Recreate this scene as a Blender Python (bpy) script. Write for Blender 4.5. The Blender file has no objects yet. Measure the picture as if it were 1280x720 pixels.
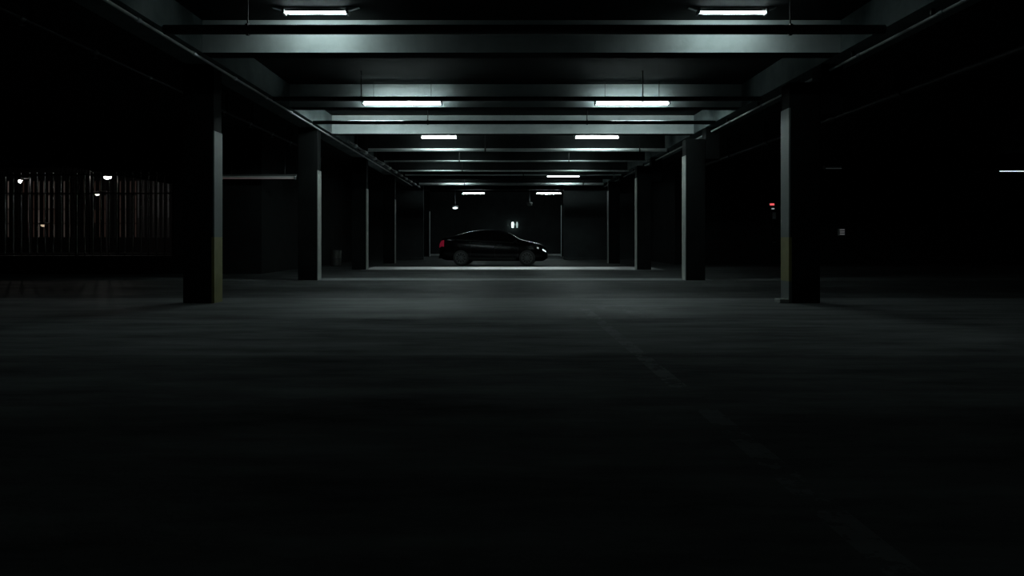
import bpy, bmesh, math, random
from mathutils import Vector, Matrix
random.seed(7)
S = bpy.context.scene
COL = S.collection
PI = math.pi
EYE = 1.1            # camera height
Q = 0.001            # one pixel at one metre, in metres (focal length of 1000 px)

# ------------------------------------------------------------------ materials
def newmat(name):
    m = bpy.data.materials.new(name); m.use_nodes = True
    nt = m.node_tree; nt.nodes.clear()
    out = nt.nodes.new('ShaderNodeOutputMaterial'); b = nt.nodes.new('ShaderNodeBsdfPrincipled')
    nt.links.new(b.outputs[0], out.inputs[0])
    return m, nt, b

def concrete(name, c1, c2, rough=.8, scale=1.5, bump=.25, spec=.06, stretch=(1, 1, 1)):
    m, nt, b = newmat(name)
    N = nt.nodes.new; L = nt.links.new
    tc = N('ShaderNodeTexCoord'); mp = N('ShaderNodeMapping'); mp.inputs['Scale'].default_value = stretch
    L(tc.outputs['Object'], mp.inputs['Vector'])
    n = N('ShaderNodeTexNoise'); n.inputs['Scale'].default_value = scale; n.inputs['Detail'].default_value = 8
    n.inputs['Roughness'].default_value = .62
    L(mp.outputs[0], n.inputs['Vector'])
    r = N('ShaderNodeValToRGB'); r.color_ramp.elements[0].position = .35; r.color_ramp.elements[1].position = .68
    r.color_ramp.elements[0].color = (*c1, 1); r.color_ramp.elements[1].color = (*c2, 1)
    L(n.outputs['Fac'], r.inputs['Fac']); L(r.outputs['Color'], b.inputs['Base Color'])
    n2 = N('ShaderNodeTexNoise'); n2.inputs['Scale'].default_value = scale * 18; n2.inputs['Detail'].default_value = 5
    L(tc.outputs['Object'], n2.inputs['Vector'])
    bp = N('ShaderNodeBump'); bp.inputs['Strength'].default_value = bump; bp.inputs['Distance'].default_value = .01
    L(n2.outputs['Fac'], bp.inputs['Height']); L(bp.outputs[0], b.inputs['Normal'])
    b.inputs['Roughness'].default_value = rough; b.inputs['Specular IOR Level'].default_value = spec
    return m

def plain(name, c, rough=.5, metal=0, spec=.5, coat=0, var=.15):
    m, nt, b = newmat(name)
    N = nt.nodes.new; L = nt.links.new
    tc = N('ShaderNodeTexCoord'); n = N('ShaderNodeTexNoise'); n.inputs['Scale'].default_value = 6; n.inputs['Detail'].default_value = 4
    L(tc.outputs['Object'], n.inputs['Vector'])
    mx = N('ShaderNodeMix'); mx.data_type = 'RGBA'
    mx.inputs['A'].default_value = (*[v * (1 - var) for v in c], 1); mx.inputs['B'].default_value = (*[min(1, v * (1 + var)) for v in c], 1)
    L(n.outputs['Fac'], mx.inputs['Factor']); L(mx.outputs['Result'], b.inputs['Base Color'])
    b.inputs['Roughness'].default_value = rough; b.inputs['Metallic'].default_value = metal
    b.inputs['Specular IOR Level'].default_value = spec; b.inputs['Coat Weight'].default_value = coat
    return m

def emis(name, c, s, base=(.5, .5, .5)):
    m, nt, b = newmat(name)
    b.inputs['Base Color'].default_value = (*base, 1); b.inputs['Emission Color'].default_value = (*c, 1)
    b.inputs['Emission Strength'].default_value = s; b.inputs['Roughness'].default_value = .3
    return m

COOL = (.80, 1.0, .985)
M = {}
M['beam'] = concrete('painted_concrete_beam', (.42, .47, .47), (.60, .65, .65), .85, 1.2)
M['shaded_beam'] = concrete('shaded_concrete_beam', (.015, .017, .017), (.028, .030, .030), .85, 1.2)  # darker copy of the beam colour, shade painted into unlit faces
M['girder'] = concrete('painted_concrete_girder', (.10, .125, .125), (.18, .205, .205), .85, 1.4)
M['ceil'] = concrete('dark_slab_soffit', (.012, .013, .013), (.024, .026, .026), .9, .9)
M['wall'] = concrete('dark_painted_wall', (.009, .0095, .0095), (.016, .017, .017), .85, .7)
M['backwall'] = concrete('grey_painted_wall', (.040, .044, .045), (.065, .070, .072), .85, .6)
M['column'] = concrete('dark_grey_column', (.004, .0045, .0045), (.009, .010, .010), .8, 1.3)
M['kerb'] = concrete('pale_kerb', (.45, .46, .45), (.7, .71, .7), .7, 2)
M['pale_conduit'] = plain('pale_conduit', (.42, .44, .43), .45)
M['pale_pipe'] = plain('pale_painted_pipe', (.72, .78, .77), .4)
M['black_pipe'] = plain('black_pipe', (.012, .012, .013), .45)
M['guard'] = plain('pale_corner_guard', (.32, .335, .31), .55)
M['dull_guard'] = plain('dull_corner_guard', (.11, .125, .118), .6)
M['yellow'] = plain('yellow_paint', (.20, .185, .055), .55, var=.25)
M['galv'] = plain('galvanised_steel', (.55, .57, .58), .32, 1)
M['dim_steel'] = plain('dull_steel', (.24, .25, .25), .42, .8)
M['housing'] = plain('fixture_housing', (.10, .10, .10), .5)
M['reflector'] = plain('white_reflector', (.75, .76, .76), .4)
M['cap'] = plain('grey_plastic', (.18, .18, .18), .5)
M['fence'] = plain('fence_bar_metal', (.5, .45, .42), .25, 1)
M['bracket'] = plain('black_iron', (.03, .03, .03), .5, .4)
M['asphalt'] = concrete('asphalt', (.02, .02, .02), (.035, .035, .035), .8, 3)
M['brick'] = plain('facade_render', (.008, .007, .007), .9)
def tube(s, c=COOL, nm='tube_glow'):
    key = (s, c)
    if key not in M: M[key] = emis(nm, c, s, (.8, .8, .8))
    return M[key]

# floor: slab finishes mixed with painted-in light bands, a worn lane line
def floor_mat():
    m, nt, b = newmat('worn_concrete_floor')
    N = nt.nodes.new; L = nt.links.new
    tc = N('ShaderNodeTexCoord'); sp = N('ShaderNodeSeparateXYZ'); L(tc.outputs['Object'], sp.inputs[0])
    def math_(op, a, b_, c_=None):
        k = N('ShaderNodeMath'); k.operation = op
        for i, v in enumerate((a, b_, c_)):
            if v is None: continue
            if isinstance(v, (int, float)): k.inputs[i].default_value = v
            else: L(v, k.inputs[i])
        return k.outputs[0]
    def noise(scale, det=6, st=(1, 1, 1), rough=.6):
        mp = N('ShaderNodeMapping'); mp.inputs['Scale'].default_value = st; L(tc.outputs['Object'], mp.inputs['Vector'])
        n = N('ShaderNodeTexNoise'); n.inputs['Scale'].default_value = scale; n.inputs['Detail'].default_value = det
        n.inputs['Roughness'].default_value = rough; L(mp.outputs[0], n.inputs['Vector']); return n.outputs['Fac']
    X, Y = sp.outputs['X'], sp.outputs['Y']
    wob = math_('MULTIPLY', math_('SUBTRACT', noise(1.3), .5), .5)
    Yw = math_('ADD', Y, wob)
    # slab tones along the hall, partly painted-in light and dark stretches
    rmp = N('ShaderNodeValToRGB'); rmp.color_ramp.interpolation = 'CONSTANT'
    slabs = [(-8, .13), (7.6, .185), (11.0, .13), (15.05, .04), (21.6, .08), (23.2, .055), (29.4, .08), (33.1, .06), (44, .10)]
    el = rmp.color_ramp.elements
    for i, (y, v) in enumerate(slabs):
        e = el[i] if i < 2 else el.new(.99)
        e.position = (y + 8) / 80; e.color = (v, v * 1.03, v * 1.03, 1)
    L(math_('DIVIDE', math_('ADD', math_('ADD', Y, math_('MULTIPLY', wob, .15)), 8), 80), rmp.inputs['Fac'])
    # mottling, streaked across the hall
    st = noise(1.0, 8, (.45, 1.6, 1), .68)
    r2 = N('ShaderNodeMapRange'); r2.inputs['From Min'].default_value = .3; r2.inputs['From Max'].default_value = .7
    r2.inputs['To Min'].default_value = .45; r2.inputs['To Max'].default_value = 1.5; L(st, r2.inputs['Value'])
    mul = N('ShaderNodeMix'); mul.data_type = 'RGBA'; mul.blend_type = 'MULTIPLY'; mul.inputs['Factor'].default_value = 1
    L(rmp.outputs['Color'], mul.inputs['A']); L(r2.outputs['Result'], mul.inputs['B'])
    # paint: a lane line along the hall; cross bands painting in lamplight
    def band(coord, c0, hw):
        return math_('LESS_THAN', math_('ABSOLUTE', math_('SUBTRACT', coord, c0), 0), hw)
    wear = math_('GREATER_THAN', noise(2.6, 8, (1, 1, 1), .75), .50)
    band_breakup = math_('GREATER_THAN', noise(3.5, 8, (1, 1, 1), .7), .38)
    lane = math_('MULTIPLY', math_('MULTIPLY', band(X, 1.33, .07), wear), math_('LESS_THAN', Y, 13.0))
    cross = math_('MULTIPLY', math_('MULTIPLY', band(Y, 22.4, .55), .22),
                  math_('MULTIPLY', band_breakup, band(X, .2, 5.6)))  # faint cross line paints in a small pool of light
    scuff = math_('MULTIPLY', math_('MULTIPLY', band(X, 2.1, .55), band(Y, 12.7, .8)), math_('GREATER_THAN', noise(2.2, 6, (1, .6, 1), .7), .56))
    pale = math_('MULTIPLY', math_('MULTIPLY', band(math_('ADD', Y, math_('MULTIPLY', wob, .6)), 31.25, 1.85), band(X, .4, 5.6)), math_('ADD', math_('MULTIPLY', st, .5), .15))  # pale band paints in the lamplight on the floor before the car
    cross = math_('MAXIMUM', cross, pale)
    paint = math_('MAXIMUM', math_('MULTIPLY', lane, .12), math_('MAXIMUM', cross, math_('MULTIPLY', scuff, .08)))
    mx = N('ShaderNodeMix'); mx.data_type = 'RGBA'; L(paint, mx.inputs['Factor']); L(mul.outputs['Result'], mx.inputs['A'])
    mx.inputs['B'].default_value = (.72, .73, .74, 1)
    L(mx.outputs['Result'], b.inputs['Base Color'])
    rr = N('ShaderNodeMapRange'); rr.inputs['To Min'].default_value = .42; rr.inputs['To Max'].default_value = .8; L(noise(.8, 6), rr.inputs['Value'])
    L(rr.outputs['Result'], b.inputs['Roughness']); 
    sp_ = N('ShaderNodeMapRange'); sp_.inputs['From Min'].default_value = 11; sp_.inputs['From Max'].default_value = 14
    sp_.inputs['To Min'].default_value = 0; sp_.inputs['To Max'].default_value = .06; L(Yw, sp_.inputs['Value'])
    L(sp_.outputs['Result'], b.inputs['Specular IOR Level'])
    bp = N('ShaderNodeBump'); bp.inputs['Strength'].default_value = .35; bp.inputs['Distance'].default_value = .01
    L(noise(14, 6), bp.inputs['Height']); L(bp.outputs[0], b.inputs['Normal'])
    return m
M['floor'] = floor_mat()

# ------------------------------------------------------------------ mesh builder
class MB:
    def __init__(s): s.bm = bmesh.new()
    def box(s, x0, x1, y0, y1, z0, z1, bev=0):
        r = bmesh.ops.create_cube(s.bm, size=1)
        vs = r['verts']
        for v in vs:
            v.co = Vector(((x0 + x1) / 2 + v.co.x * (x1 - x0), (y0 + y1) / 2 + v.co.y * (y1 - y0), (z0 + z1) / 2 + v.co.z * (z1 - z0)))
        if bev:
            es = list({e for v in vs for e in v.link_edges})
            bmesh.ops.bevel(s.bm, geom=es, offset=bev, segments=2, affect='EDGES', profile=.5)
        return s
    def rod(s, a, b, r, n=12, r2=None):
        a, b = Vector(a), Vector(b); d = b - a
        mt = Matrix.Translation((a + b) / 2) @ d.to_track_quat('Z', 'Y').to_matrix().to_4x4()
        bmesh.ops.create_cone(s.bm, cap_ends=True, segments=n, radius1=r, radius2=r if r2 is None else r2, depth=d.length, matrix=mt)
        return s
    def sph(s, c, r, n=12, sc=(1, 1, 1)):
        bmesh.ops.create_uvsphere(s.bm, u_segments=n, v_segments=max(6, n // 2), radius=r,
                                  matrix=Matrix.Translation(c) @ Matrix.Diagonal((*sc, 1)))
        return s
    def lathe(s, prof, c, axis='Z', n=24):      # prof: (radius, offset along the axis)
        rings = []
        for r, h in prof:
            ring = []
            for i in range(n):
                a = 2 * PI * i / n; u, v = r * math.cos(a), r * math.sin(a)
                p = {'Z': (u, v, h), 'Y': (u, h, v), 'X': (h, u, v)}[axis]
                ring.append(s.bm.verts.new(Vector(c) + Vector(p)))
            rings.append(ring)
        for a, b in zip(rings, rings[1:]):
            for i in range(n):
                s.bm.faces.new((a[i], a[(i + 1) % n], b[(i + 1) % n], b[i]))
        s.bm.faces.new(rings[0][::-1]); s.bm.faces.new(rings[-1])
        return s
    def prism(s, pts, y0, y1):                  # outline in x,z pushed along y
        a = [s.bm.verts.new((x, y0, z)) for x, z in pts]; b = [s.bm.verts.new((x, y1, z)) for x, z in pts]
        s.bm.faces.new(a); s.bm.faces.new(b[::-1]); n = len(pts)
        for i in range(n): s.bm.faces.new((a[i], b[i], b[(i + 1) % n], a[(i + 1) % n]))
        return s
    def obj(s, name, mat, parent=None, smooth=False, loc=None):
        bmesh.ops.recalc_face_normals(s.bm, faces=s.bm.faces)
        me = bpy.data.meshes.new(name); s.bm.to_mesh(me); s.bm.free(); me.materials.append(mat)
        if smooth:
            for p in me.polygons: p.use_smooth = True
            try: me.set_sharp_from_angle(angle=R(35))
            except Exception: pass
        o = bpy.data.objects.new(name, me); COL.objects.link(o)
        if parent: o.parent = parent
        if loc: o.location = loc
        return o
R = math.radians
def tag(o, label=None, cat=None, group=None, kind=None):
    if label: o['label'] = label
    if cat: o['category'] = cat
    if group: o['group'] = group
    if kind: o['kind'] = kind
    return o
def thing(name, label, cat, loc=(0, 0, 0), rz=0, group=None):
    o = bpy.data.objects.new(name, None); COL.objects.link(o); o.location = loc; o.rotation_euler = (0, 0, rz)
    o.empty_display_size = .2
    return tag(o, label, cat, group)
def struct(name, mb, mat, label=None):
    return tag(mb.obj(name, mat), label, None, None, 'structure')
def px(x, y, d):    # pixel of the photo -> point of the hall at distance d
    return Vector(((x - 627) * d * Q, d, EYE + (300 - y) * d * Q))

CEIL = EYE + 3.60
BOT = EYE + 3.07     # underside of beams
GL, GR = -4.9, 5.55  # faces of the two long girders
XL, XR = -21.0, 28.0

# ------------------------------------------------------------------ shell
struct('floor', MB().box(XL, XR, -6, 62, -.3, 0), M['floor'], 'worn grey concrete garage floor with a faded lane line and painted-in bands of light')
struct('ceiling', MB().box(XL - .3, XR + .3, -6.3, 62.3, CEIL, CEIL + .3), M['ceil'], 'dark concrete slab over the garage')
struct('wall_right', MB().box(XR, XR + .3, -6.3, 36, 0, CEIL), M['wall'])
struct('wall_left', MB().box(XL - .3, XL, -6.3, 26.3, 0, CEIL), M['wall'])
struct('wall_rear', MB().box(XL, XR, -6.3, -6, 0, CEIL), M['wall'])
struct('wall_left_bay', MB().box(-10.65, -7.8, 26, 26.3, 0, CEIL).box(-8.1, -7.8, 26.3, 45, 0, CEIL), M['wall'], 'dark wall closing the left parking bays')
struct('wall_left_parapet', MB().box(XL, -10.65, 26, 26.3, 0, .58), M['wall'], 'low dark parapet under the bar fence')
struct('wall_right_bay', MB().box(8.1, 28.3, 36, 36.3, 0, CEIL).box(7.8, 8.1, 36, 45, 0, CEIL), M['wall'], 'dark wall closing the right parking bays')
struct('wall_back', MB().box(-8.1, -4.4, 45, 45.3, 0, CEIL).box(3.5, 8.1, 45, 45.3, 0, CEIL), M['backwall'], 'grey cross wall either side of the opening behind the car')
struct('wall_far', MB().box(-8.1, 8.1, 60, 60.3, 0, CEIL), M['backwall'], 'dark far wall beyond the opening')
struct('wall_left_far', MB().box(-8.1, -7.8, 45.3, 60, 0, CEIL), M['wall'])
struct('wall_right_far', MB().box(7.8, 8.1, 45.3, 60, 0, CEIL), M['wall'])
struct('trim_1', MB().box(-7.8, 7.8, 56.0, 56.25, 0, .12, .015), M['kerb'], 'pale kerb along the foot of the far wall')
struct('trim_2', MB().box(-7.8, -4.4, 44.85, 45, 0, .10, .015).box(3.5, 7.8, 44.85, 45, 0, .10, .015), M['backwall'], 'kerb along the cross wall')

# beams across the aisle
ordn = ['nearest', 'second', 'third', 'fourth', 'fifth', 'sixth', 'seventh', 'eighth', 'farthest']
BY = [13.1, 18.5, 23.1, 27.2, 31.0, 35.3, 39.9, 43.9, 48.7]
for i, y in enumerate(BY):
    x0, x1 = (GL, GR) if i < 8 else (-7.8, 7.8)
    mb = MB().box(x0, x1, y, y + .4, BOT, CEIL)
    o = mb.obj('ceiling_beam', M['beam'] if i < 3 else M['shaded_beam'])
    o.data.materials.append(M['shaded_beam'])
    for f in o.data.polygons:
        if f.normal.y > -.5: f.material_index = 1  # all but the front face take the painted-in shade
    lab = {0: 'nearest pale concrete cross beam, the widest brightly lit band below the top of the view',
           1: 'second pale concrete cross beam, directly behind the pair of longest tube lights',
           2: 'third pale concrete cross beam, wide lit band between the long and the short tube lights',
           8: 'farthest concrete cross beam, beyond the grey cross wall'}.get(i, '%s concrete cross beam counted from the viewer, a thin lit band over the aisle' % ordn[i])
    tag(o, lab, 'beam', 'cross beams over the aisle')
tag(MB().box(GL - .6, GL, -5, 45, BOT, CEIL - .004).obj('girder', M['girder']), 'long concrete girder running away along the left side of the aisle', 'girder')
tag(MB().box(GR, GR + .6, -5, 45, BOT, CEIL - .004).obj('girder', M['girder']), 'long concrete girder running away along the right side of the aisle', 'girder')

# ------------------------------------------------------------------ columns
CY = [13.93, 21.79, 29.65, 37.51]
for side in (-1, 1):
    for k, y in enumerate(CY + [53.2]):
        far = k == 4
        sd = 'left' if side < 0 else 'right'
        lab = '%s dark concrete column %s' % (['nearest', 'second', 'third', 'fourth', 'farthest'][k],
              ('on the %s side of the aisle' % sd) if not far else ('on the %s beyond the opening, beside the car' % ('left, behind the tail' if side < 0 else 'right, ahead of the nose')))
        if k == 0: lab += ' with a yellow-painted lower edge'
        xin = 5.0 if not far else (4.78 if side < 0 else 3.97)
        t = thing('concrete_column', lab, 'column', (side * xin, y, 0), 0, 'columns along the aisle')
        low = BOT if side < 0 else 3.85
        if far: low = CEIL
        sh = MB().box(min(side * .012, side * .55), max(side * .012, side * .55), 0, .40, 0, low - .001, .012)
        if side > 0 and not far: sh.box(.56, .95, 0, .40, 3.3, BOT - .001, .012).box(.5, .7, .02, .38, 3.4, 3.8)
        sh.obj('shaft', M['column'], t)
        gz = 3.0 if side < 0 else 3.4
        ylo = 0 if side < 0 else .38
        yhi = 1.15
        a, b = sorted((0, side * .012))
        g = MB()
        if k == 0:
            if ylo > 0: g.box(a, b, 0, .40, 0.0, ylo).box(*sorted((0, side * .05)), -.006, 0, 0, ylo)
            g.box(a, b, 0, .40, yhi, gz).box(*sorted((0, side * .03)), -.006, 0, yhi, gz)
            tag(MB().box(a, b, 0, .40, ylo, yhi).box(*sorted((0, side * .05)), -.006, 0, ylo, yhi).obj('paint_band', M['yellow'], t), 'yellow painted lower edge')
        else:
            g.box(a, b, 0, .40, 0, gz).box(*sorted((0, side * .02)), -.006, 0, 0, gz)
        tag(g.obj('corner_guard', M['dull_guard'] if k == 0 else M['pale_pipe'] if far else M['guard'], t), 'pale strip down the aisle side')
        if side > 0 and k == 0:
            MB().box(-.16, 0, -.02, .25, 0, .07, .01).obj('base_plate', M['guard'], t)

# ------------------------------------------------------------------ ceiling lights
def light(label, x, y, dh, w, s=20, body=None, group='tube lights over the aisle', rods=True, col=COOL, two=True):
    z = EYE + dh; body = body or w + .12
    t = thing('fluorescent_light', label, 'ceiling light', (x, y, z), 0, group)
    h = body / 2
    MB().box(-h, h, -.06, .06, .075, .13 if CEIL - z > .16 else CEIL - z, .006).obj('housing', M['housing'], t)
    MB().prism([(-h, .075), (h, .075), (w / 2 if not two else h, .06 if two else .015), (-w / 2 if not two else -h, .06 if two else .015)], -.085 if two else -.035, .085 if two else .035).obj('reflector', M['reflector'], t)
    for dy in ((-.06, .06) if two else (0,)):
        MB().rod((-w / 2, dy, 0), (w / 2, dy, 0), .019, 12).obj('tube', tube(s, col), t, True)
    for sx in (-1, 1): MB().box(*sorted((sx * w / 2, sx * (w / 2 + .035))), -.085, .085, -.03, .06, .004).obj('lamp_holder', M['cap'], t)
    top = CEIL - z
    if top > .16:
        for sx in (-1, 1): MB().rod((sx * h * .7, 0, .13), (sx * h * .7, 0, top), .006, 6).obj('hanger_rod', M['bracket'], t)
    return t
def plight(label, xp, yp, wp, d, **k):
    p = px(xp, yp, d); return light(label, p.x, d, p.z - EYE, wp * d * Q, **k)
plight('left of the two nearest tube lights, at the top of the view', 395, 16, 76, 12.4, s=58, body=1.35, two=False)
plight('right of the two nearest tube lights, at the top of the view', 915, 16, 82, 12.4, s=48, body=1.35, two=False)
plight('left light of the longest pair, hung before the second beam', 503, 129.5, 96, 18.15, s=22)
plight('right light of the longest pair, hung before the second beam', 790, 129.5, 90, 18.15, s=22)
plight('left light of the third pair, short bright bar under the third beam', 549, 172, 43, 26.1, s=45)
plight('right light of the third pair, short bright bar under the third beam', 746, 172, 53, 26.1, s=45)
plight('single short light on the right, between the short pair and the farthest pair', 704, 220.5, 40, 39.0, s=9)
plight('left light of the farthest pair, above the car tail', 592, 242, 27, 50.0, s=55)
plight('right light of the farthest pair, above the car bonnet', 686, 242, 30, 50.0, s=55)
# lights tucked behind the beams, of which the photo shows only the glow they throw
for (x, y, s, w, nm) in [(-3.3, 20.9, 150, 1.4, 'second'), (3.6, 20.9, 105, 1.4, 'second'), (-1.7, 29.9, 17, 1.0, 'fourth'), (2.7, 29.9, 17, 1.0, 'fourth'),
                     (-2.6, 34.2, 26, 1.0, 'fifth'), (3.2, 34.2, 18, 1.0, 'fifth'), (-2.4, 42.75, 30, 1.2, 'seventh'), (3.4, 42.75, 30, 1.2, 'seventh')]:
    light('%s tube light tucked up behind the %s beam' % ('left' if x < 0 else 'right', nm), x, y, 3.47 if y < 22 else 3.38, w, s=s, rods=False)
# unseen shaded lamps added to light the floor band before the car
for i in range(7):
    x = -4.2 + 1.45 * i; z = EYE + 3.40
    t = thing('added_lamp', '%s of the seven added unseen lamps over the bright floor band' % ['leftmost', 'second from left', 'third from left', 'middle one', 'third from right', 'second from right', 'rightmost'][i],
              'added lamp', (x, 31.5, z), 0, 'added unseen lamps over the bright floor band')
    sh = MB(); n = 24
    sh.lathe([(.05, .12), (.13, -.05), (.15, -.12), (.143, -.12), (.123, -.05), (.04, .1)], (0, 0, 0), 'Z', n).obj('shade', M['bracket'], t, True)
    MB().rod((0, 0, .11), (0, 0, CEIL - z), .02, 10).obj('stem', M['bracket'], t)
    ld = bpy.data.lights.new('added_spot', 'SPOT'); lo = bpy.data.objects.new('added_spot', ld); COL.objects.link(lo); lo.parent = t
    ld.energy = [140, 260, 490, 600, 500, 300, 160][i]; ld.color = (.86, 1, .99); ld.spot_size = R(42); ld.spot_blend = .35; ld.shadow_soft_size = .03
    lo.location = (0, 0, -.13); lo.rotation_euler = (R(-2), 0, 0)
# far right bay: one weak tube seen from the side
light('lone dim tube light in the dark bay at the far right edge', (1248 - 627) * .034 + .9, 34, .086 * 34, 1.8, s=1.1, group=None, two=False)
light('faint pinkish glowing bar behind the nearest left column, in place of a lit pipe', (323 - 627) * .0255, 25.5, .077 * 25.5, 2.3, s=.03, group=None, two=False, col=(1, .45, .45))  # added glow in place of reddish outside light on a pipe

# ------------------------------------------------------------------ pipes
def crosspipe(label, y, dh, r, x0, x1, hang, mat=None, group='black pipes crossing the aisle'):
    t = thing('cross_pipe', label, 'pipe', (0, y, EYE + dh), 0, group)
    MB().rod((x0, 0, 0), (x1, 0, 0), r, 20).obj('pipe', mat or M['black_pipe'], t, True)
    for hx in hang:
        MB().rod((hx, 0, r * .9), (hx, 0, CEIL - EYE - dh), .012, 8).lathe([(r * 1.0, -.02), (r * 1.25, -.02), (r * 1.25, .02), (r * 1.0, .02)], (hx, 0, 0), 'X', 20).obj('pipe_hanger', M['bracket'], t)
    return t
crosspipe('thickest black pipe, crossing before the nearest beam', 11.5, .263 * 11.5, .069, GL + .05, GR - .05, [-3.65, 4.15])
crosspipe('black pipe crossing above the longest tube lights', 17.0, .1765 * 17.0, .05, GL + .05, GR - .05, [-2.98, 3.0])
crosspipe('thin black pipe crossing before the third beam', 20.6, .147 * 20.6, .05, GL + .05, GR - .05, [-1.9, 2.2])
for lab, d, yp, r_, x0, x1, hg in [
        ('pale pipe catching the light above the fourth beam edge, brightest of the far bars', 26.7, 187.5, .055, -4.45, GR - .05, [-.55, 4.6]),
        ('thin pale pipe before the fifth beam', 30.3, 201.3, .028, -4.45, GR - .05, [-1.6, 2.55]),
        ('upper thin pale pipe before the sixth beam', 34.6, 213.5, .03, -4.45, GR - .05, [-1.7]),
        ('lower thin pale pipe behind the sixth beam', 36.8, 218.6, .03, -4.45, GR - .05, [1.0]),
        ('pale pipe before the eighth beam, above the cross wall opening', 43.2, 230.3, .075, -4.45, GR - .05, [-2.0, 4.4])]:
    crosspipe(lab, d, (300 - yp) * d * Q, r_, x0, x1, hg, M['pale_pipe'], 'pale pipes crossing the aisle')
def longpipe(name, label, x, dh, r, y0, y1, mat, step, clamp_mat, tilt=0, head=False):
    t = thing(name, label, 'pipe', (x, y0, EYE + dh))
    MB().rod((0, 0, 0), (0, y1 - y0, 0), r, 14).obj('pipe', mat, t, True)
    y = step * .5
    while y < y1 - y0:
        MB().lathe([(r, -.06), (r * 1.5, -.05), (r * 1.5, .05), (r, .06)], (0, y, 0), 'Y', 14).obj('coupling', clamp_mat, t, True)
        if head:
            MB().rod((0, y, -r * 1.4), (0, y, -r - .06), .014, 8).lathe([(.012, 0), (.04, -.005), (.04, .005), (.012, .01)], (0, y, -r - .075), 'Z', 12).obj('sprinkler_head', clamp_mat, t)
        if name == 'water_pipe':
            MB().sph((.03, y + .02, -.02), .07, 12, (1, 1.8, .8)).obj('junction_box', M['pale_pipe'], t, True)
        if 1:
            Y_ = y0 + y + .22; top = (BOT if abs(x) > 4.85 and abs(x) < 6 or any(b - .05 < Y_ < b + .45 for b in BY) else CEIL) - EYE - dh - .001
            MB().box(-r * 1.2, r * 1.2, y + .2, y + .24, r * .8, top).obj('bracket', M['bracket'], t)
        y += step
    return t
longpipe('conduit', 'thin steel conduit under the left girder edge', -5.0, 3.03, .024, 2, 44.8, M['pale_conduit'], 2.0, M['galv'])
longpipe('conduit', 'thin steel conduit under the right girder edge', 5.72, 2.96, .022, 2, 44.8, M['pale_conduit'], 2.4, M['dim_steel'])
longpipe('water_pipe', 'short-coupled steel pipe inside the left girder, deep in the aisle', -4.55, 2.93, .035, 23.8, 44.8, M['black_pipe'], 1.9, M['pale_pipe'])
longpipe('sprinkler_pipe', 'dark sprinkler pipe with small heads over the left parking bays', -6.6, 3.06, .03, 6, 25.9, M['black_pipe'], 2.0, M['dim_steel'], head=True)
longpipe('drain_pipe', 'dark pipe over the right parking bays', 8.0, 2.95, .06, 6, 35.8, M['black_pipe'], 4.0, M['black_pipe'], head=True)

# ------------------------------------------------------------------ exit sign, door, boxes on the right wall
p = px(965, 255.5, 35.9)
t = thing('exit_sign', 'small glowing red exit sign over the door, left of the nearest right column', 'sign', (p.x, 35.94, p.z))
MB().box(-.12, .12, -.05, .05, -.07, .07, .01).obj('case', M['cap'], t)
MB().box(-.095, .095, -.058, -.05, -.04, .04).obj('panel', emis('exit_red', (1, .12, .13), 1.1, (.4, .02, .02)), t)
t = thing('notice', 'small white notice on the dark door below the red sign', 'notice', (px(968, 269, 35.9).x, 35.92, px(968, 269, 35.9).z))
MB().box(-.07, .07, 0, .012, -.16, .12).obj('sheet', plain('white_paper', (.7, .72, .72), .6), t)
MB().box(-.09, .09, .010, .02, -.18, .14).obj('backing', M['cap'], t)
t = thing('wall_lamp', 'tiny white lamp just under the red sign', 'lamp', (px(966.5, 261, 35.9).x, 35.95, px(966, 261, 35.9).z))
MB().box(-.08, .08, -.02, .05, -.03, .05, .008).obj('case', M['cap'], t)
MB().box(-.06, .06, -.03, -.02, -.02, .03).obj('lens', emis('dim_white_lens', (.9, 1, 1), .35), t)
dx = 12.6
d1 = struct('door_1', MB().box(dx - .5, dx + .5, 35.94, 35.99, 0, 2.1, .006), M['column'], 'dark metal door under the red sign')
MB().rod((dx - .42, 35.88, 1.0), (dx - .42, 35.94, 1.0), .012, 8).rod((dx - .42, 35.88, 1.0), (dx - .28, 35.88, 1.0), .012, 8).obj('door_handle', M['dim_steel'], d1)
p = px(1052, 290, 35.9)
t = thing('meter_box', 'small pale box on the wall right of the nearest right column', 'box', (p.x, 35.902, p.z))
MB().box(-.14, .14, -.05, .1, -.15, .15, .01).obj('case', M['guard'], t)
for q in (-.1, .0, .1): tag(MB().box(-.10, .11, -.066, -.056, q - .022, q + .022).obj('glow_bar', emis('dim_panel', (.95, .95, 1), .07), t), 'grey bar with a faint painted-in glow')  # grey bars given a dim glow of their own to show in the dark
light('unlit tube light in the right bay beside the nearest right column', px(1041, 210, 30).x, 30, .0895 * 30, .6, s=.012, group=None, two=False)

# grey drum in the left bay
t = thing('drum', 'small dark grey drum standing in the left bay between the second and third columns', 'drum', (-7.05, 34, 0))
MB().lathe([(.21, 0), (.23, .02), (.23, .3), (.24, .31), (.24, .33), (.23, .34), (.23, .62), (.22, .64)], (0, 0, 0), 'Z', 28).obj('barrel', plain('grey_drum', (.05, .05, .045), .5), t, True)
MB().lathe([(.24, .64), (.24, .67), (.1, .68)], (0, 0, 0), 'Z', 28).obj('lid', plain('grey_lid', (.06, .06, .055), .5), t, True)

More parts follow.
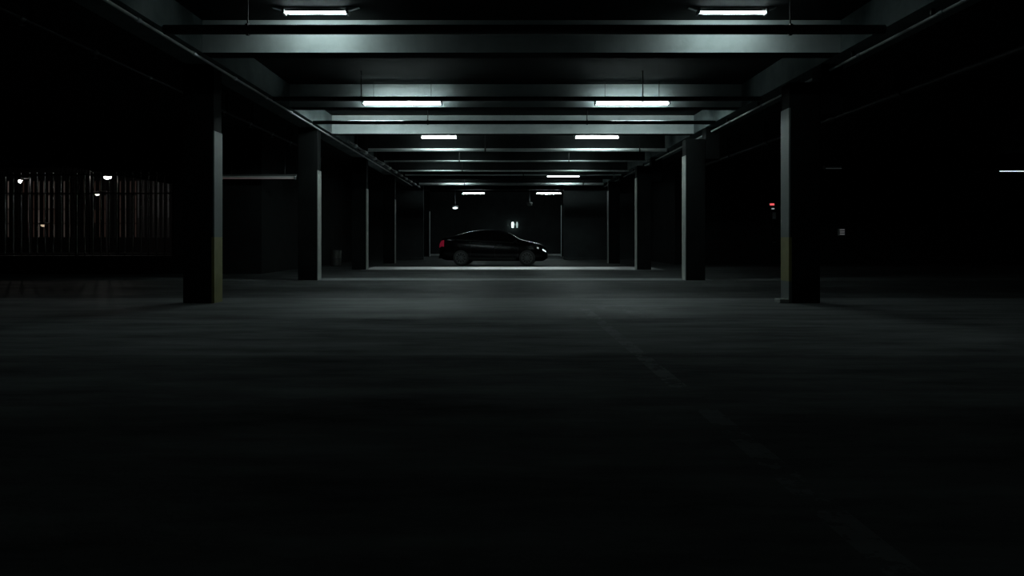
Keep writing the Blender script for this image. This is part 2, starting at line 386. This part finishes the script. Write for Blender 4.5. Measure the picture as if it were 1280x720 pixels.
# twin lamp on the far wall
p = px(643.5, 281, 59.9)
t = thing('wall_lamp', 'bright twin lamp on the far wall above the car windscreen', 'lamp', (p.x, 59.9, p.z))
MB().box(-.32, .32, 0, .1, -.05, .1, .02).obj('bracket', M['cap'], t)
for sx, s, r in ((-.16, 3, .075), (.17, .5, .05)):
    MB().rod((sx, -.12, -.22), (sx, -.12, .2), r, 14).obj('lantern', tube(s, (.75, 1, .95), 'lantern_glow'), t, True)
    MB().rod((sx, -.12, .2), (sx, -.12, .26), r * 1.1, 14).box(sx - .02, sx + .02, -.12, .0, .06, .1).obj('lantern_cap', M['cap'], t)
p = px(569, 260, 50)
t = thing('bulkhead_light', 'small oval lamp glowing left above the car tail', 'lamp', (p.x, 50, p.z))
MB().sph((0, 0, 0), .12, 16, (1.35, .6, .5)).obj('lens', tube(2.2, (.85, 1, 1), 'bulkhead_glow'), t, True)
MB().lathe([(.05, .08), (.2, .09), (.2, .12), (.05, .14)], (0, 0, 0), 'Z', 20).rod((0, 0, .12), (0, 0, CEIL - p.z), .015, 8).obj('hood', M['cap'], t)
p = px(662, 256, 50)
t = thing('bulkhead_light', 'unlit oval lamp hanging above the car windscreen', 'lamp', (p.x, 50, p.z))
MB().sph((0, 0, 0), .12, 16, (1.35, .6, .5)).obj('lens', M['guard'], t, True)
MB().lathe([(.05, .08), (.2, .09), (.2, .12), (.05, .14)], (0, 0, 0), 'Z', 20).rod((0, 0, .12), (0, 0, CEIL - p.z), .015, 8).obj('hood', M['cap'], t)

# ------------------------------------------------------------------ bar fence, left opening
t = thing('bar_fence', 'tall fence of thin vertical metal bars at the left with city lights behind', 'fence', (0, 26.15, .58))
xa, xb = XL, -10.65
h1 = 3.0
MB().box(xa, xb, -.02, .02, .03, .07).obj('bottom_rail', M['fence'], t)
MB().box(xa, xb, -.02, .02, 2.02, 2.07).obj('middle_rail', M['bracket'], t)
MB().box(xa, xb, -.02, .02, 2.62, 2.67).obj('top_rail', M['bracket'], t)
x = xa + .1
bar = None
while x < xb:
    if bar is None:
        bar = MB().rod((0, 0, 0), (0, 0, 2.72), .021, 10).lathe([(.021, 2.72), (.03, 2.74), (.002, 2.82)], (0, 0, 0), 'Z', 10).obj('bar', M['fence'], t, True)
        b = bar
    else:
        b = bar.copy(); COL.objects.link(b); b.parent = t
    b.location = (x, .0, 0)
    x += .26
MB().box(xb - .08, xb, -.05, .05, 0, 2.9, .006).obj('post', M['bracket'], t)

# ------------------------------------------------------------------ outside, beyond the fence
struct('ground_outside', MB().box(-90, XL + 12.8, 26.3, 110, -.3, -.02), M['asphalt'], 'dark street beyond the bar fence')
def street_lamp(label, xp, yp, d, c, s, w=.35, r=.16, arm=.8):
    p = px(xp, yp, d)
    t = thing('street_lamp', label, 'street lamp', (p.x + arm, d, -.02), 0, 'street lamps beyond the fence')
    MB().rod((0, 0, 0), (0, 0, p.z + .25), .07, 10, .045).rod((0, 0, p.z + .2), (-arm, 0, p.z + .22), .035, 8).obj('pole', M['bracket'], t)
    MB().box(-arm - w, -arm + w, -.15, .15, p.z + .06, p.z + .22, .03).obj('lamp_head', M['bracket'], t)
    MB().sph((-arm, 0, p.z + .02), r, 12, (w / r * .8, .8, .9)).obj('lamp_globe', emis('street_glow', c, s), t, True)
street_lamp('bright round white street lamp beyond the left end of the fence', 25.5, 226, 62, (1, .93, .88), 150, .15, .17)
street_lamp('brightest wide white street lamp beyond the middle of the fence', 134.5, 221.5, 62, (1, .95, .9), 150, .36, .17)
street_lamp('lower white street lamp just left of the brightest one', 121.5, 242, 66, (1, .97, .93), 2.0, .25, .2)
street_lamp('small pinkish street lamp high beyond the fence', 98.5, 204, 60, (1, .6, .62), .8, .12, .24)
street_lamp('small warm lamp on a short pole low behind the bars', 54.5, 281.5, 58, (1, .8, .55), .5, .28, .14, .2)

def building(label, x0, x1, y, h, cols, rows, wx, wz, lit, mat):
    t = thing('building', label, 'building', ((x0 + x1) / 2, y, -.02), 0, 'dark buildings beyond the fence')
    W = (x1 - x0) / 2
    MB().box(-W, W, 0, 9, 0, h).obj('walls', mat, t)
    MB().box(-W - .2, W + .2, -.2, 9.2, h, h + .35).obj('cornice', M['bracket'], t)
    for c in range(cols):
        for r in range(rows):
            cx = -W + (c + .5) * 2 * W / cols; cz = 1.4 + (r + .0) * (h - 2.2) / rows + wz / 2
            f = MB().box(cx - wx / 2 - .08, cx + wx / 2 + .08, -.06, .0, cz - wz / 2 - .08, cz + wz / 2 + .08).obj('window', M['bracket'], t)
            g = lit(c, r)
            MB().box(cx - wx / 2, cx + wx / 2, -.075, -.06, cz - wz / 2, cz + wz / 2).obj('pane', emis('window_glow', g[0], g[1], (.05, .05, .05)), f)
_k = {}
def lit1(c, r):
    if c not in _k: _k[c] = random.random()
    k = _k[c] * .8 + random.random() * .2
    if k < .4: return ((1, .75, .5), .0)
    if k < .65: return ((1, .6, .48), .014)
    return ((1, .82, .7), random.choice([.02, .03, .05]))
building('dark low block with dim narrow warm windows behind the fence middle', -49, -34.5, 76, 7.6, 30, 4, .10, 1.25, lit1, M['brick'])
def lit2(c, r):
    return ((.85, .9, 1), .0) if (c % 2 or r == 0) else ((.8, .85, .85), .009)
building('dark block almost unlit behind the right end of the fence', -33.8, -25.5, 74, 7.4, 18, 3, .10, 1.7, lit2, M['brick'])
def lit3(c, r):
    return ((1, .35, .25), .07) if (c in (3, 5) and r < 3) else ((1, .7, .45), .004)
building('dark block with small reddish windows behind the left end of the fence', -60, -50, 78, 8.6, 12, 7, .3, .35, lit3, M['brick'])
# bare street tree with a thread of light on it
t = thing('street_tree', 'bare thin street tree lit faintly high behind the fence', 'tree', (px(96, 200, 56).x, 56, -.02))
tr = MB(); 
def br(a, d, l, r, n):
    b = a + d * l; tr.rod(a, b, r, 7, r * .7)
    if n:
        for _ in range(3):
            dd = (d + Vector((random.uniform(-.6, .6), random.uniform(-.6, .6), random.uniform(-.1, .4)))).normalized(); br(b, dd, l * .72, r * .62, n - 1)
br(Vector((0, 0, 0)), Vector((0, 0, 1)), 3.0, .12, 4)
tr.obj('branches', plain('bark', (.12, .11, .1), .8), t)
sn = MB(); pts = [px(91, 163, 56), px(92, 169, 56), px(93, 173, 56), px(97, 175, 56), px(99, 180, 56), px(100, 187, 56)]
for a, b in zip(pts, pts[1:]): sn.rod(a - t.location, b - t.location, .05, 6)
sn.obj('light_string', emis('string_glow', (.75, .9, 1), .22), t)

# ------------------------------------------------------------------ the car
def interp(tab, x):
    if x <= tab[0][0]: return tab[0][1]
    for (a, va), (b, vb) in zip(tab, tab[1:]):
        if x <= b:
            u = (x - a) / (b - a); return va + (vb - va) * u
    return tab[-1][1]
def cr(tab, x):     # smooth interpolation
    n = len(tab)
    if x <= tab[0][0]: return tab[0][1]
    if x >= tab[-1][0]: return tab[-1][1]
    for i in range(n - 1):
        if x <= tab[i + 1][0]:
            p0 = tab[max(i - 1, 0)]; p1 = tab[i]; p2 = tab[i + 1]; p3 = tab[min(i + 2, n - 1)]
            h = p2[0] - p1[0]; u = (x - p1[0]) / h
            m1 = (p2[1] - p0[1]) / max(p2[0] - p0[0], 1e-6) * h; m2 = (p3[1] - p1[1]) / max(p3[0] - p1[0], 1e-6) * h
            return (2*u**3 - 3*u**2 + 1) * p1[1] + (u**3 - 2*u**2 + u) * m1 + (-2*u**3 + 3*u**2) * p2[1] + (u**3 - u**2) * m2
TOP = [(-2.24, .84), (-2.2, 1.03), (-2.1, 1.11), (-1.75, 1.19), (-1.35, 1.31), (-.95, 1.41), (-.55, 1.465), (-.1, 1.475), (.35, 1.43), (.75, 1.27), (1.12, 1.07), (1.5, .985), (1.85, .90), (2.1, .76), (2.2, .62)]
BELT = [(-2.24, .81), (-2.1, 1.03), (-1.7, 1.04), (0, .93), (1.0, .90), (1.5, .87), (1.85, .80), (2.1, .68), (2.2, .58)]
WID = [(-2.24, .60), (-2.18, .74), (-2.0, .84), (-1.4, .895), (0, .90), (1.2, .895), (1.7, .85), (2.0, .73), (2.15, .60), (2.2, .48)]
LOW = [(-2.24, .42), (-2.1, .27), (-1.8, .21), (1.7, .19), (2.05, .2), (2.2, .30)]
def section(x):
    w, zt, zb, zl = cr(WID, x), cr(TOP, x), cr(BELT, x), cr(LOW, x)
    zb = min(zb, zt - .03); g = zt - zb
    gw = w * .93 - .012
    def yw(f): return gw - g * f * (.52 if g > .1 else .9) - .02 * f
    pts = [(0, zl), (w * .6, zl), (w * .93, zl + .015), (w * .985, zl + .10), (w, zl + (zb - zl) * .45), (w * .995, zl + (zb - zl) * .62),
           (w * .985, zl + (zb - zl) * .80), (w * .955, zb - .02), (gw, zb + g * .06),
           (yw(.33), zb + g * .33), (yw(.62), zb + g * .62), (yw(.86), zb + g * .86), (yw(1) * .86, zb + g * .955), (yw(1) * .5, zb + g * .992), (0, zt)]
    return pts
car = thing('car', 'black sedan parked side-on across the aisle, nose to the right', 'car', (-.30, 34.75, 0), R(-5)); car.scale = (1.04, 1.04, 1.05)
paint = plain('black_car_paint', (.0012, .0012, .0015), .20, 0, .09, 0, var=.05)
glassm = plain('tinted_glass', (.002, .002, .002), .12, 0, .15, 0, var=0)
trimm = plain('black_rubber', (.005, .005, .005), .6)
chrome = plain('chrome', (.6, .62, .63), .12, 1)
N_ = 72
xs = [-2.24 + (4.44) * (i / (N_ - 1)) for i in range(N_)]
bm = bmesh.new(); rings = []
for x in xs:
    s_ = section(x); ring = [bm.verts.new((x, -y, z)) for y, z in s_] + [bm.verts.new((x, y, z)) for y, z in s_[-2:0:-1]]
    rings.append(ring)
K = len(rings[0])
for a, b in zip(rings, rings[1:]):
    for i in range(K): bm.faces.new((a[i], b[i], b[(i + 1) % K], a[(i + 1) % K]))
bm.faces.new(rings[0][::-1]); bm.faces.new(rings[-1])
mb = MB(); mb.bm.free(); mb.bm = bm
body = mb.obj('body', paint, car)
WHX = (-1.30, 1.40); WR = .325
cut = MB()
for wx in WHX:
    cut.rod((wx, -1.1, .315), (wx, -.60, .315), .375, 40); cut.rod((wx, .60, .315), (wx, 1.1, .315), .375, 40)
cuto = cut.obj('cutter', paint)
md = body.modifiers.new('b', 'BOOLEAN'); md.operation = 'DIFFERENCE'; md.object = cuto; md.solver = 'EXACT'
bpy.context.view_layer.update()
dg = bpy.context.evaluated_depsgraph_get()
nm = bpy.data.meshes.new_from_object(body.evaluated_get(dg))
body.modifiers.clear(); body.data = nm
bpy.data.objects.remove(cuto)
for p_ in nm.polygons: p_.use_smooth = True
try: nm.set_sharp_from_angle(angle=R(38))
except Exception: pass
# panels that follow the body's surface
def surf(x, f, side):   # f: index along the section, fractional
    s_ = section(x); i = min(int(f), len(s_) - 2); u = f - i
    y = s_[i][0] * (1 - u) + s_[i + 1][0] * u; z = s_[i][1] * (1 - u) + s_[i + 1][1] * u
    return Vector((x, side * y, z))
def atz(x, z, side):
    s_ = section(x)
    for i in range(4, len(s_) - 1):
        if s_[i][1] <= z <= s_[i + 1][1]:
            u = (z - s_[i][1]) / max(1e-6, s_[i + 1][1] - s_[i][1]); return Vector((x, side * (s_[i][0] * (1 - u) + s_[i + 1][0] * u), z))
    return Vector((x, side * s_[-3][0], s_[-3][1]))
def grid_panel(fn, nu, nv, off, name, mat, label=None):
    b = MB(); g = [[fn(i / nu, j / nv) for j in range(nv + 1)] for i in range(nu + 1)]
    vs = [[None] * (nv + 1) for _ in range(nu + 1)]; vb = [[None] * (nv + 1) for _ in range(nu + 1)]
    c = Vector((0, 0, .75))
    for i in range(nu + 1):
        for j in range(nv + 1):
            p = g[i][j]
            du = g[min(i + 1, nu)][j] - g[max(i - 1, 0)][j]; dv = g[i][min(j + 1, nv)] - g[i][max(j - 1, 0)]
            n = du.cross(dv); n = n.normalized() if n.length > 1e-9 else Vector((0, 0, 1))
            if n.dot(p - Vector((p.x * .6, 0, .7))) < 0: n = -n
            vs[i][j] = b.bm.verts.new(p + n * off); vb[i][j] = b.bm.verts.new(p - n * .004)
    for i in range(nu):
        for j in range(nv):
            b.bm.faces.new((vs[i][j], vs[i + 1][j], vs[i + 1][j + 1], vs[i][j + 1])); b.bm.faces.new((vb[i][j], vb[i][j + 1], vb[i + 1][j + 1], vb[i + 1][j]))
    for i in range(nu):
        for j in (0, nv): b.bm.faces.new((vs[i][j], vb[i][j], vb[i + 1][j], vs[i + 1][j]))
    for j in range(nv):
        for i in (0, nu): b.bm.faces.new((vs[i][j], vb[i][j], vb[i][j + 1], vs[i][j + 1]))
    o = b.obj(name, mat, car, True)
    return tag(o, label)
for sd in (-1, 1):
    # side glass: rear quarter, rear door, front door
    for (xa_, xb_, xc_, xd_, nm_) in ((-1.42, -.92, -.98, -.92, 'quarter_window'), (-.87, .06, -.87, .06, 'side_window'), (.12, .98, .12, .50, 'side_window')):
        def fn(u, v, xa_=xa_, xb_=xb_, xc_=xc_, xd_=xd_):
            x = (xa_ * (1 - v) + xc_ * v) * (1 - u) + (xb_ * (1 - v) + xd_ * v) * u
            return surf(x, 8.25 + v * 3.0, sd)
        grid_panel(fn, 12, 5, .004, nm_, glassm)
    grid_panel(lambda u, v: surf(-1.5 + 2.6 * u, 8.02 + .12 * v, sd), 20, 1, .008, 'window_trim', M['bracket'], 'thin dark window sill trim')
    grid_panel(lambda u, v: surf(2.02 + .13 * u, 6.1 + .7 * v - .2 * u, sd), 6, 3, .012, 'headlight', emis('headlight_lens', (.9, 1, 1), .8, (.6, .6, .6)), 'small glowing headlight')
    grid_panel(lambda u, v: surf(1.80 + .07 * u, 6.2 + .5 * v, sd), 3, 2, .012, 'turn_signal', emis('signal_lens', (.9, 1, 1), .25, (.6, .6, .6)), 'small pale lamp behind the headlight')
    grid_panel(lambda u, v: surf(-2.205 + .2 * u, 5.5 + 2.0 * v - .3 * u, sd), 5, 4, .012, 'tail_light', emis('tail_red', (1, .04, .14), .075, (.3, .01, .02)), 'dim red tail light')
    grid_panel(lambda u, v: surf(-1.0 + 1.95 * u, 2.4 + .8 * v, sd), 20, 2, .016, 'sill', trimm)
    for hx in (-.62, .28):
        c = surf(hx, 6.6, sd); MB().box(c.x - .1, c.x + .1, c.y - .02, c.y + .02, c.z - .015, c.z + .015, .008).obj('door_handle', chrome if hx > 0 else paint, car)
    c = surf(.92, 8.2, sd)
    mo = MB().sph((c.x, c.y + sd * .11, c.z + .05), .1, 14, (.75, 1.05, .7)).rod((c.x, c.y - sd * .02, c.z), (c.x, c.y + sd * .08, c.z + .03), .02, 8).obj('door_mirror', paint, car, True)
    MB().sph((c.x - .055, c.y + sd * .11, c.z + .05), .08, 12, (.3, 1, .65)).obj('mirror_glass', chrome, mo, True)
    for xl_ in (-.9, .09, 1.02):
        grid_panel(lambda u, v: surf(xl_ + .008 * u, 3 + 5 * v, sd), 1, 10, .0015, 'door_seam', trimm)
grid_panel(lambda u, v: (lambda x: surf(x, 11.3 + 2.7 * abs(1 - 2 * v) ** 0 * (1 - abs(2 * v - 1)) , -1 if v < .5 else 1))(.55 + .5 * u), 10, 16, .004, 'windscreen', glassm)
grid_panel(lambda u, v: (lambda x: surf(x, 11.3 + 2.7 * (1 - abs(2 * v - 1)), -1 if v < .5 else 1))(-1.55 + .62 * u), 10, 16, .004, 'rear_window', glassm)
MB().box(2.17, 2.215, -.36, .36, .36, .52, .01).obj('grille', trimm, car)
MB().box(-2.27, -2.235, -.26, .26, .60, .71, .004).obj('license_plate', plain('plate', (.5, .5, .5), .5), car)
MB().box(-2.26, -2.12, -.62, .62, .30, .42, .02).obj('bumper', trimm, car)
MB().sph((-1.0, 0, 1.43), .05, 10, (1.6, .3, .9)).obj('antenna', paint, car, True)
rim_m = plain('alloy_rim', (.09, .093, .093), .35, .8)
for wx in WHX:
    for sd in (-1, 1):
        yc = sd * .80
        tpf = [(.20, -.1), (.30, -.105), (.322, -.085), (.325, 0), (.322, .085), (.30, .105), (.20, .1)]
        w = MB().lathe(tpf, (wx, yc, .325), 'Y', 40).obj('tyre', trimm, car, True)
        r_ = MB().lathe([(.19, sd * .06), (.205, sd * .108), (.222, sd * .112), (.225, sd * .09), (.225, sd * .05)], (wx, yc, .325), 'Y', 40)
        for k in range(10):
            a = 2 * PI * k / 10
            c, s2 = math.cos(a), math.sin(a)
            r_.rod((wx + .03 * c, yc + sd * .112, .325 + .03 * s2), (wx + .21 * c, yc + sd * .106, .325 + .21 * s2), .017, 6, .012)
        r_.lathe([(.05, sd * .1), (.05, sd * .122), (.03, sd * .126)], (wx, yc, .325), 'Y', 20)
        r_.obj('rim', rim_m, w)

# ------------------------------------------------------------------ night sky, camera
w = bpy.data.worlds.new('night'); S.world = w; w.use_nodes = True
w.node_tree.nodes['Background'].inputs[0].default_value = (.25, .3, .4, 1)
w.node_tree.nodes['Background'].inputs[1].default_value = .0003
cam = bpy.data.cameras.new('camera'); co = bpy.data.objects.new('camera', cam); COL.objects.link(co)
co.location = (0, 0, EYE); co.rotation_euler = (PI / 2, 0, 0)
cam.sensor_width = 36; cam.lens = 36 * 1000 / 1280
cam.shift_x = (640 - 627) / 1280; cam.shift_y = -(360 - 300) / 1280
cam.clip_end = 400
S.camera = co
S.view_settings.view_transform = 'Standard'; S.view_settings.look = 'None'; S.view_settings.exposure = 0; S.view_settings.gamma = 1
S.view_settings.use_curve_mapping = False
